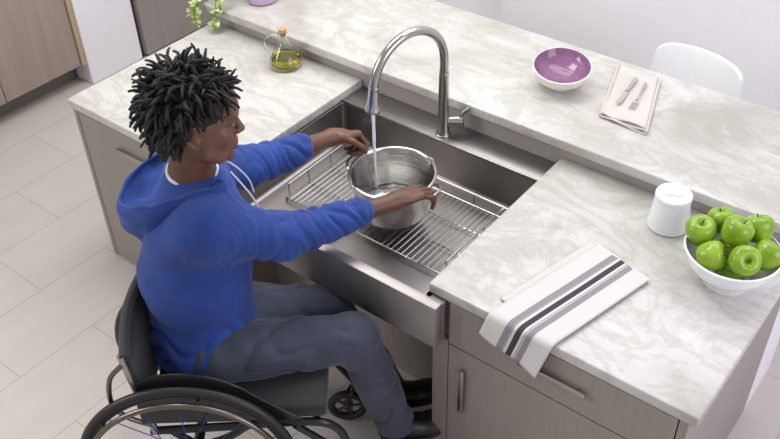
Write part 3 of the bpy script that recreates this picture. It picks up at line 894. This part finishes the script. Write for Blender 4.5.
for s_ in (-1, 1):   # curved side guards
    bm = B(); n = 24; top = []; 
    out = [(-.13,.47),(-.13,.60),(-.10,.655),(-.04,.672),(.04,.668),(.12,.640),(.19,.590),(.25,.535),(.30,.495),(.33,.47)]
    sp = smooth_path([V((x,z,0)) for x, z in out], 4)
    for y in (s_*.2075, s_*.2135): top.append([bm.verts.new((p.x, y-(.004*s_ if p.y > .6 else 0), p.y)) for p in sp])
    for k in range(len(sp)-1): bm.faces.new((top[0][k], top[0][k+1], top[1][k+1], top[1][k]))
    bm.faces.new(top[0]); bm.faces.new(top[1][::-1]); bm.faces.new((top[0][0], top[1][0], top[1][-1], top[0][-1]))
    g_ = obj('side_guard', bm, BLKM, t, auto=.6)
    s2 = g_.modifiers.new('b', 'BEVEL'); s2.width = .0015

# ------------------------------------------------------------------ the person
PRS = thing('person', 'man with short black locs in a blue hoodie, seated in a wheelchair, filling the pot', 'person', (-.08,-.38,0))
F_ = np.array([.777,.629,0]); L_ = np.array([-.629,.777,0]); U_ = np.array([0,0,1.])
RB = np.array([F_, L_, U_])
A = lambda *p: np.array(p, float)
shN, shF = A(-.025,-.385,1.00), A(-.255,-.215,1.02)
elN, elF = A(.045,-.165,.855), A(-.235,-.035,.90)
wrN, wrF = A(.160,.202,.802), A(-.182,.300,.848)
hpN, hpF = A(-.015,-.425,.545), A(-.160,-.335,.575)
knN, knF = A(.250,-.138,.535), A(.075,-.060,.487)
anN, anF = A(.362,-.070,.150), A(.262,.028,.150)
# head frame
az, pt, rl = .84, .14, -.14
hf = A(math.cos(az)*math.cos(pt), math.sin(az)*math.cos(pt), -math.sin(pt))
hl = np.cross([0,0,1], hf); hl /= np.linalg.norm(hl); hu = np.cross(hf, hl)
hl, hu = hl*math.cos(rl)+hu*math.sin(rl), hu*math.cos(rl)-hl*math.sin(rl)
RH = np.array([hf, hl, hu]); HC = A(-.112,-.285,1.250)
H = lambda x, y, z: HC+hf*x+hl*y+hu*z
he = lambda c, r, k=None: ell(H(*c), r, RH, k)
hc = lambda a, b, ra, rb=None, k=None: cap(H(*a), H(*b), ra, rb, k)
body = [he((-.012,0,.035), (.098,.077,.092)), he((.028,0,-.025), (.066,.062,.082), .03), he((.042,0,-.072), (.046,.046,.034), .025),
        he((.080,0,-.096), (.017,.020,.016), .015)]
nb = A(-.155,-.305,1.045)
body += [cap(H(-.022,0,-.04), nb, .056, .062, .03), cap(nb, A(-.14,-.325,.96), .065, .10, .05)]
for s in (-1, 1):
    body += [he((.062,s*.038,-.022), (.027,.022,.024), .02), hc((.02,s*.050,-.070), (.055,s*.036,-.088), .014, .012, .02)]
body += [hc((.089,-.034,.036), (.089,.034,.036), .0105, None, .012), he((.083,0,.06), (.02,.05,.035), .03)]
for s in (-1, 1): body.append(sub(he((.104,s*.031,.012), (.015,.016,.010), .008)))
body += [hc((.092,0,.026), (.111,0,-.014), .0065, .0105, .01), he((.103,.012,-.020), (.010,.0075,.0075), .006), he((.103,-.012,-.020), (.010,.0075,.0075), .006), he((.113,0,-.017), (.0095,.010,.009), .006),
         he((.084,0,-.050), (.018,.028,.022), .015), hc((.0995,-.016,-.050), (.0995,.016,-.050), .0062, None, .006), hc((.0975,-.014,-.0635), (.0975,.014,-.0635), .0068, None, .006),
         sub(hc((.110,-.022,-.0565), (.110,.022,-.0565), .0045, None, .004))]
for s in (-1, 1): body.append(he((.0795,s*.031,.0185), (.0145,.0155,.0105), .003))
for s in (-1, 1):
    body += [he((-.008,s*.087,-.006), (.018,.010,.031), .007), he((-.002,s*.078,-.028), (.009,.007,.010), .008)]
    hx_ = [(.012,.010),(.006,.024),(-.008,.031),(-.022,.024),(-.027,.006),(-.020,-.014),(-.008,-.028),(.002,-.032)]
    for (a0, b0_), (a1, b1_) in zip(hx_[:-1], hx_[1:]): body.append(hc((a0-.004, s*(.090-a0*.45), b0_-.004), (a1-.004, s*(.090-a1*.45), b1_-.004), .0052, None, .004))
    body.append(sub(he((.003,s*.099,.0), (.008,.009,.016), .004)))
# torso, arms, legs
pel = A(-.105,-.392,.555)
body += [ell(pel, (.115,.155,.10), RB, .05), cap(pel, A(-.125,-.345,.82), .115, .12, .06), ell(A(-.14,-.32,.92), (.105,.155,.12), RB, .06)]
def limb(a, b, c, r0, r1, r2, r3): return [cap(a, b, r0, r1, .03), cap(b, b+(c-b)*.35, r1*.97, r2, .02), cap(b+(c-b)*.35, c, r2, r3, .02)]
body += limb(shN, elN, wrN, .050, .035, .037, .0265)+limb(shF, elF, wrF, .050, .035, .037, .0265)
body += limb(hpN, knN, anN, .080, .056, .055, .038)+limb(hpF, knF, anF, .080, .056, .055, .038)
SK = []
def unit(v): return v/np.linalg.norm(v)
def hand(wr, fwd, back, thumb, curls, sp=.0215, tc=(.35,.5), roll=0):
    """fwd: wrist->knuckles, back: normal of the back of the hand, thumb: side the thumb is on"""
    fwd = unit(fwd); back = unit(back-fwd*(back@fwd)); side = np.cross(back, fwd)
    if side@thumb < 0: side = -side
    P = []
    R = np.array([fwd, side, back])
    P.append(cap(wr, wr+fwd*.03, .0265, .028, .02))
    P.append(ell(wr+fwd*.052, (.050,.041,.0165), R, .015))
    P.append(ell(wr+fwd*.035+side*.022-back*.008, (.034,.018,.017), R, .012))
    lens = [(.045,.027,.022), (.049,.031,.024), (.046,.029,.023), (.037,.022,.020)]
    for i in range(4):
        base = wr+fwd*(.088-.004*abs(i-1.2))+side*(1.5-i)*sp*.95
        P.append(cap(wr+fwd*.045+side*(1.5-i)*sp*.7, base, .011, .0108, .010))
        P.append(ell(base+back*.003, (.0115,.0105,.0105), R, .006))
        a = 0; p = base; r = .0098 if i < 3 else .0086; spread = (1.5-i)*.05
        for j in range(3):
            a += curls[i][j]
            d = unit(fwd*math.cos(a)-back*math.sin(a)+side*spread*(1-j*.4))
            q = p+d*lens[i][j]; P.append(cap(p, q, r, r*.92, .0035)); p = q; r *= .92
    # thumb
    p = wr+fwd*.028+side*.030-back*.006
    P.append(cap(wr+fwd*.018+side*.014, p, .016, .0135, .010))
    d = unit(fwd*.72+side*.52-back*.45); q = p+d*.038; P.append(cap(p, q, .0128, .0112, .006))
    d = unit(d+(-side*tc[0]-back*.25+fwd*.15)); q2 = q+d*.031; P.append(cap(q, q2, .0112, .0104, .004))
    d = unit(d+(-side*tc[1]-back*.3)); P.append(cap(q2, q2+d*.022, .0104, .0088, .004))
    return P
hN = hand(wrN, A(.25,.96,-.10), A(-.12,.12,1.0), A(-1,.3,0), [(.20,.45,.6),(.25,.55,.7),(.32,.65,.7),(.42,.75,.7)])
hF = hand(wrF, A(.45,.86,-.16), A(-.35,.45,.82), A(1,-.3,0), [(.95,1.3,.7),(1.1,1.35,.7),(1.2,1.35,.7),(1.25,1.35,.7)])
body += hN+hF
me = sdf_mesh('body', body, .0036, .02)
SKIN = NT('skin'); g1 = SKIN.noise(SKIN.coord(), 12, 4); g2 = SKIN.noise(SKIN.coord(), 300, 3)
SKIN.l(SKIN.ramp(g1, [(.3, s2l((84,55,41))), (.7, s2l((114,77,57)))]), SKIN.b.inputs['Base Color'])
SKIN.set(Roughness=.42); SKIN.b.inputs['Subsurface Weight'].default_value = .08; SKIN.b.inputs['Subsurface Radius'].default_value = (.012,.005,.003); SKIN.bump(g2, .12, .0005)
def sm(o, f=.5, n=3):
    m_ = o.modifiers.new('s', 'SMOOTH'); m_.factor = f; m_.iterations = n; return o
bodyo = sm(link_mesh('body', me, SKIN.m, PRS, True), .5, 2)

# eyes, brows
EYE = plain('eye_white', (150,138,130), .2, var=.01); IR = plain('iris', (30,20,16), .1)
for s in (-1, 1):
    bm = B(); bmesh.ops.create_uvsphere(bm, u_segments=24, v_segments=16, radius=.0122, matrix=Matrix.Translation(H(.0815,s*.031,.012)))
    e = obj('eye', bm, EYE, PRS, True)
    bm = B(); bmesh.ops.create_uvsphere(bm, u_segments=16, v_segments=10, radius=.0066, matrix=Matrix.Translation(H(.0885,s*.031,.0095)))
    obj('iris', bm, IR, e, True)
    bm = B()
    for q in (0, 1):   # lids
        pts = [V(H(.0815+.0122*math.cos(a)*(1 if q else 1), s*.031+.0135*math.sin(a), .012+(.0062 if q else -.0058)*math.cos(a)+(.0008 if q else -.0008))) for a in np.linspace(-1.4, 1.4, 12)]
        tube(bm, pts, .0028, 8)
    obj('eyelid', bm, SKIN.m, PRS, True)
    bm = B(); tube(bm, [V(H(.0985-.012*abs(f)**2, s*(.014+.036*f), .0395+.006*math.sin(f*2.6))) for f in np.linspace(0, 1, 8)], [.001,.0024,.003,.003,.0028,.0024,.0018,.0008], 8)
    obj('eyebrow', bm, plain('brow_hair', (22,18,17), .8), PRS, True)

# hair: scalp cap and locs
HAIR = NT('black_hair'); g_ = HAIR.noise(HAIR.coord(), 260, 3)
HAIR.l(HAIR.ramp(g_, [(.3, s2l((18,15,15))), (.7, s2l((36,32,32)))]), HAIR.b.inputs['Base Color']); HAIR.set(Roughness=.75); HAIR.bump(g_, .5, .0015)
hp_ = [he((-.018,0,.055), (.104,.088,.092), .02), he((-.045,0,.02), (.078,.087,.085), .02), sub(he((.12,0,-.05), (.075,.13,.115), .02)), sub(he((.03,.12,-.075), (.09,.08,.06), .02)), sub(he((.03,-.12,-.075), (.09,.08,.06), .02))]
hme = sdf_mesh('hair', hp_, .005, .02)
displace(hme, lambda co, no: np.array([.004*noise.noise(V(p)*90) for p in co]))
hairo = link_mesh('hair', hme, HAIR.m, PRS, True)
bm = B(); rnd = random.Random(11); cnt = 0; gold = PI*(3-5**.5); NL = 800
for i in range(NL):
    zz = 1-2*(i+.5)/NL; r = math.sqrt(1-zz*zz); th = gold*i
    d = A(r*math.cos(th), r*math.sin(th), zz)
    if d[2] < -.92: continue
    if d[0] > .40 and d[2] < .34+.1*rnd.random(): continue              # face
    if abs(d[1]) > .5 and d[0] > -.30 and d[2] < .05: continue          # around the ears
    p = A(-.018+.094*d[0], .080*d[1], .042+.090*d[2])
    if d[2] < -.45 and d[0] > -.15: continue
    up = .75 if d[2] > -.1 else .15
    L = rnd.uniform(.054,.090)*(1.0 if d[2] > 0 else .92)
    if d[0] > .45: L *= .8
    if d[0] > .1 and d[2] < .25 and abs(d[1]) > .4: L *= .5
    dirv = V(unit(hf*d[0]+hl*d[1]+hu*d[2])); dirv = (dirv+V(hu)*.25*up+V((rnd.gauss(0,.33), rnd.gauss(0,.33), rnd.gauss(0,.33)))).normalized()
    q = V(H(*p)); pts = [q.copy()]; n = 8; ax = V((rnd.gauss(0,1), rnd.gauss(0,1), rnd.gauss(0,1))).normalized(); bend = rnd.uniform(.05,.22)
    for k in range(n):
        dirv = (Matrix.Rotation(bend, 3, ax) @ dirv+V((0,0,-1))*(.075+.035*k*(1-up*.35))).normalized()
        q = q+dirv*(L/n); pts.append(q.copy())
    r0 = rnd.uniform(.0046,.0066)
    rs = [r0*(1-.10*(k % 2))*(1-.45*(k/n)**3) for k in range(n+1)]
    tube(bm, pts, rs, 6)
obj('locs', bm, HAIR.m, hairo, True, auto=None)

# ---- clothes
HOOD = NT('blue_fleece'); g1 = HOOD.noise(HOOD.coord(), 9, 4); g2 = HOOD.noise(HOOD.coord(), 700, 2)
HOOD.l(HOOD.ramp(g1, [(.3, s2l((27,54,122))), (.7, s2l((35,68,144)))]), HOOD.b.inputs['Base Color']); HOOD.set(Roughness=.9)
HOOD.b.inputs['Sheen Weight'].default_value = .1; HOOD.bump(g2, .2, .0006)
RIB = m_cloth('blue_ribbing', (28,54,122), .9, 500)
def folds(segs, amp, freq, seed, fall=None):
    """cloth folds running around limbs: noise stretched around the axis, squeezed along it"""
    def f(co, no):
        out = np.zeros(len(co))
        SA = np.array([q[0] for q in segs]); SB = np.array([q[1] for q in segs])
        T = []; DD = []
        for a, b in zip(SA, SB):
            ab = b-a; t_ = np.clip((co-a)@ab/(ab@ab), 0, 1); T.append(t_); DD.append(np.linalg.norm(co-a-t_[:, None]*ab, axis=1))
        T = np.array(T); DD = np.array(DD); order = np.argsort(DD, axis=0)[:2]
        for n_, c in enumerate(co):
            d0 = DD[order[0, n_], n_]; tot = 0; acc = 0
            for m in (0, 1):
                g = order[m, n_]; dd = DD[g, n_]; wt_ = math.exp(-(dd-d0)/.022)
                if wt_ < .02: continue
                a, b, am = segs[g][:3]; ab = b-a; t_ = T[g, n_]; u = (c-a-ab*t_)/max(dd, 1e-6)
                fq = freq*(segs[g][3] if len(segs[g]) > 3 else 1); s_ = t_*np.linalg.norm(ab); wp = noise.noise(V(c*8))
                nn = noise.noise(V((s_*fq+u[2]*.8+wp*1.2+seed, u[0]*.8, u[1]*.8+seed)))
                acc += wt_*(am(t_) if callable(am) else am)*(min(1, abs(nn)*3.0)-.55); tot += wt_
            out[n_] = amp*acc/tot+amp*.6*noise.noise(V(c*8))
        return out
    return f
torso_lo = A(-.118,-.394,.56); torso_mid = A(-.148,-.366,.78); ch = A(-.158,-.330,.92)
cfN = wrN+(elN-wrN)*.37; cfF = wrF+(elF-wrF)*.42
hd_ = [ell(torso_lo, (.142,.178,.085), RB, .04), cap(torso_lo, torso_mid, .150, .150, .06), ell(torso_mid+A(0,0,-.03), (.145,.172,.14), RB, .06), ell(ch, (.138,.180,.125), RB, .06),
       cap(nb+A(0,0,-.035), shN, .085, .066, .06), cap(nb+A(0,0,-.035), shF, .085, .068, .06), cap(nb+A(-.005,-.002,0), nb+A(0,0,.018), .072, .070, .03),
       cap(shN+A(-.01,0,-.012), elN, .074, .068, .07), cap(elN, cfN, .068, .047, .02), cap(shF, elF, .076, .062, .06), cap(elF, cfF, .064, .047, .02),
       sub(cap(nb, nb+A(.01,.02,.12), .058, .062, .01)), sub(ell(torso_lo+A(0,0,-.11), (.13,.17,.05), RB, .02))]
hme = sdf_mesh('hoodie', hd_, .0042, .03)
armf = lambda e0, e1: (lambda t_: e0+(e1-e0)*t_)
displace(hme, folds([(torso_lo, torso_mid, lambda t_: 1.1*(1-t_)+.2), (torso_mid, ch, .12), (shN, elN, armf(.1,.9), 1.2), (elN, cfN, armf(.95,.75), 1.9), (shF, elF, armf(.1,.9), 1.2), (elF, cfF, armf(.95,.75), 1.9)], .0125, 15, 5.3))
ho = sm(link_mesh('hoodie', hme, HOOD.m, PRS, True), .5, 2)
def cuff(a, b, r0, r1):
    a, b = V(a), V(b); d = (b-a)
    bm = B(); tube(bm, [a, a+d*.12, a+d*.5, a+d*.9, b, b-d*.02, b-d*.6], [r0*.96,r0,(r0+r1)/2,r1,r1*.98,r1*.88,r1*.85], 28, caps=False); return bm
for w, c_ in ((wrN, cfN), (wrF, cfF)):
    d = unit(w-c_); obj('cuff', cuff(c_-d*.02, c_+d*.030, .0485, .0425), RIB, ho, True, auto=None)
# hood lying open on the shoulders
nc = A(-.15,-.285,1.06); bd = math.radians(232)
bm = B(); rows = []; nu, = (64,)
sect = [(.056,.030,0),(.44,.010,1),(.66,-.006,1),(.86,-.006,1),(.955,.002,1),(1.0,.008,1),(1.035,-.003,1),(1.03,-.025,1),(.985,-.060,1),(.89,-.094,1),(.72,-.114,1),(.5,-.115,1)]
sp = None
for i in range(nu+1):
    ph = math.radians(-128+256*i/nu)
    R = .112+.112*math.exp(-(ph/math.radians(52))**2); rz = 1.080-.060*math.exp(-(ph/math.radians(55))**2)-.012*math.cos(ph*3)*.5
    if abs(ph) > 1.9: R *= 1-.25*(abs(ph)-1.9); rz += .01*(abs(ph)-1.9)
    an = bd+ph; d = A(math.cos(an), math.sin(an), 0)
    ctrl = []
    for rf, dz, md in sect:
        rr = rf if not md else rf*R
        k_ = 1.0 if dz > 0 else (.45+.55*math.exp(-(ph/1.2)**2))
        ctrl.append(V(nc+d*rr)*1.0); ctrl[-1].z = rz+dz*k_*(1.25 if md and rf > .8 else 1)
    pth = smooth_path(ctrl, 4)
    rows.append([bm.verts.new(p+V((1,1,1))*0.009*noise.noise(p*24)+V((0,0,.005))*noise.noise(V((i*.35, k*.12, 3)))) for k, p in enumerate(pth)])
for a, b in zip(rows[:-1], rows[1:]):
    for k in range(len(a)-1): bm.faces.new((a[k], a[k+1], b[k+1], b[k]))
hoo = obj('hood', bm, HOOD.m, ho, True, auto=None)
s = hoo.modifiers.new('t', 'SOLIDIFY'); s.thickness = .006; s.offset = 0
# stitched hem along the hood edge
pts = []
for i in range(4, nu-3):
    ph = math.radians(-128+256*i/nu); a = rows if False else None
bmh = B()
hoo_pts = [V(v) for v in []]
me_ = hoo.data; per = len(smooth_path([V((0,0,0))]*len(sect), 4))
idx = [i*per+19 for i in range(3, nu-2)]
Mw = Matrix.Translation(PRS.location)
pts = [Mw @ me_.vertices[i].co+V((0,0,.003)) for i in idx]
obj('hood_hem', tube(bmh, pts, [.0062+.0012*math.sin(i*1.1) for i in range(len(pts))], 10), RIB, ho, True)
# white t-shirt collar showing at the neck, drawstrings
TEE = m_cloth('white_jersey', (205,208,214), .9, 600, .02)
ax_ = unit(H(-.022,0,-.04)-nb); e1 = unit(np.cross(ax_, [0,0,1])); e2 = np.cross(ax_, e1); cc_ = nb+ax_*.050
bm = B(); tube(bm, [V(cc_+e1*.064*math.cos(a)+e2*.064*math.sin(a)+A(0,0,-.004)) for a in np.linspace(0, 2*PI, 48, endpoint=False)], .0085, 10, True)
obj('tshirt', bm, TEE, PRS, True)
bm = B(); tube(bm, smooth_path([V(A(-.075,-.235,1.075)), V(A(-.048,-.228,1.045)), V(A(-.025,-.215,1.00)), V(A(-.02,-.20,.95))], 6), .0026, 8); obj('drawstring', bm, TEE, ho, True)
bm = B(); tube(bm, smooth_path([V(A(-.12,-.205,1.075)), V(A(-.10,-.185,1.045)), V(A(-.085,-.165,1.00)), V(A(-.083,-.155,.95))], 6), .0026, 8); obj('drawstring', bm, TEE, ho, True)

TR = m_cloth('navy_twill', (58,63,78), .8, 900, .12)
tr = [ell(pel+A(.01,.01,-.01), (.135,.172,.095), RB, .04), cap(hpN, knN, .094, .074, .04), cap(hpF, knF, .094, .074, .04),
      cap(knN, knN+(anN-knN)*.4, .073, .068, .03), cap(knN+(anN-knN)*.4, anN+A(0,0,-.03), .068, .058, .02), cap(knF, knF+(anF-knF)*.4, .073, .068, .03), cap(knF+(anF-knF)*.4, anF+A(0,0,-.03), .068, .058, .02),
      sub(cap(anN+A(0,0,-.06), anN+A(0,0,-.14), .05)), sub(cap(anF+A(0,0,-.06), anF+A(0,0,-.14), .05))]
tme = sdf_mesh('trousers', tr, .0045, .03)
displace(tme, folds([(hpN, knN, armf(1.0,.6)), (hpF, knF, armf(1.0,.6)), (knN, anN, armf(.8,.6)), (knF, anF, armf(.8,.6)), (pel, pel+A(0,0,.05), .6)], .0135, 6.5, 9.4))
sm(link_mesh('trousers', tme, TR, PRS, True), .5, 2)
for an, dv in ((anN, A(.64,.77,0)), (anF, A(.66,.75,0))):
    dv = unit(dv); sd_ = A(-dv[1], dv[0], 0); Rf = np.array([dv, sd_, U_]); b0 = A(an[0], an[1], .080)
    sh = [ell(b0+dv*.015+A(0,0,.040), (.060,.040,.040), Rf, .02), ell(b0+dv*.085+A(0,0,.028), (.095,.044,.030), Rf, .03), ell(b0+dv*.145+A(0,0,.022), (.052,.045,.024), Rf, .03), ell(b0-dv*.03+A(0,0,.035), (.04,.036,.035), Rf, .02),
          cap(b0+A(0,0,.05), an+A(0,0,.0), .042, .042, .02)]
    so = sm(link_mesh('shoe', sdf_mesh('shoe', sh, .004, .02), SHOE, PRS, True), .5, 2)
    bm = B(); n_ = 40; ring = []
    for lv in (.0, .013):
        rr_l = []
        for k in range(n_):
            a = 2*PI*k/n_; xx = .066+.128*math.cos(a); wy = (.044+.004*math.cos(a))*math.sin(a)
            p = b0+dv*xx+sd_*wy; rr_l.append(bm.verts.new((p[0], p[1], .0795+lv)))
        ring.append(rr_l)
    for k in range(n_): bm.faces.new((ring[0][k], ring[0][(k+1) % n_], ring[1][(k+1) % n_], ring[1][k]))
    bm.faces.new(ring[0][::-1]); bm.faces.new(ring[1]); obj('sole', bm, TIRE, so, True)

# ------------------------------------------------------------------ light
w = bpy.data.worlds.new('world'); SC.world = w; w.use_nodes = True
bg = w.node_tree.nodes['Background']; bg.inputs[0].default_value = (.96,.97,1,1); bg.inputs[1].default_value = .50
def area(name, loc, tgt, sx, sy, e, c=(1,1,1)):
    l = bpy.data.lights.new(name, 'AREA'); l.shape = 'RECTANGLE'; l.size = sx; l.size_y = sy; l.energy = e; l.color = c
    o = bpy.data.objects.new(name, l); COL.objects.link(o); o.location = loc
    o.rotation_euler = (V(tgt)-V(loc)).to_track_quat('-Z', 'Y').to_euler(); return o
area('window_daylight', (-3.0,-2.0,2.6), (-.5,.0,.5), 2.4, 1.6, 110, (1,.985,.965))
area('window_far', (.2,1.9,3.3), (0,.1,.6), 3.0, 1.4, 56, (.96,.97,1))
area('window_right', (3.3,.2,1.9), (.8,.2,.4), 2.0, 1.6, 44, (.86,.83,1))
area('overhead_fill', (-1.0,.5,3.4), (-.8,.4,0), 1.4, 1.2, 48, (1,.98,.95))  # added overhead fill light, no known ceiling fixture
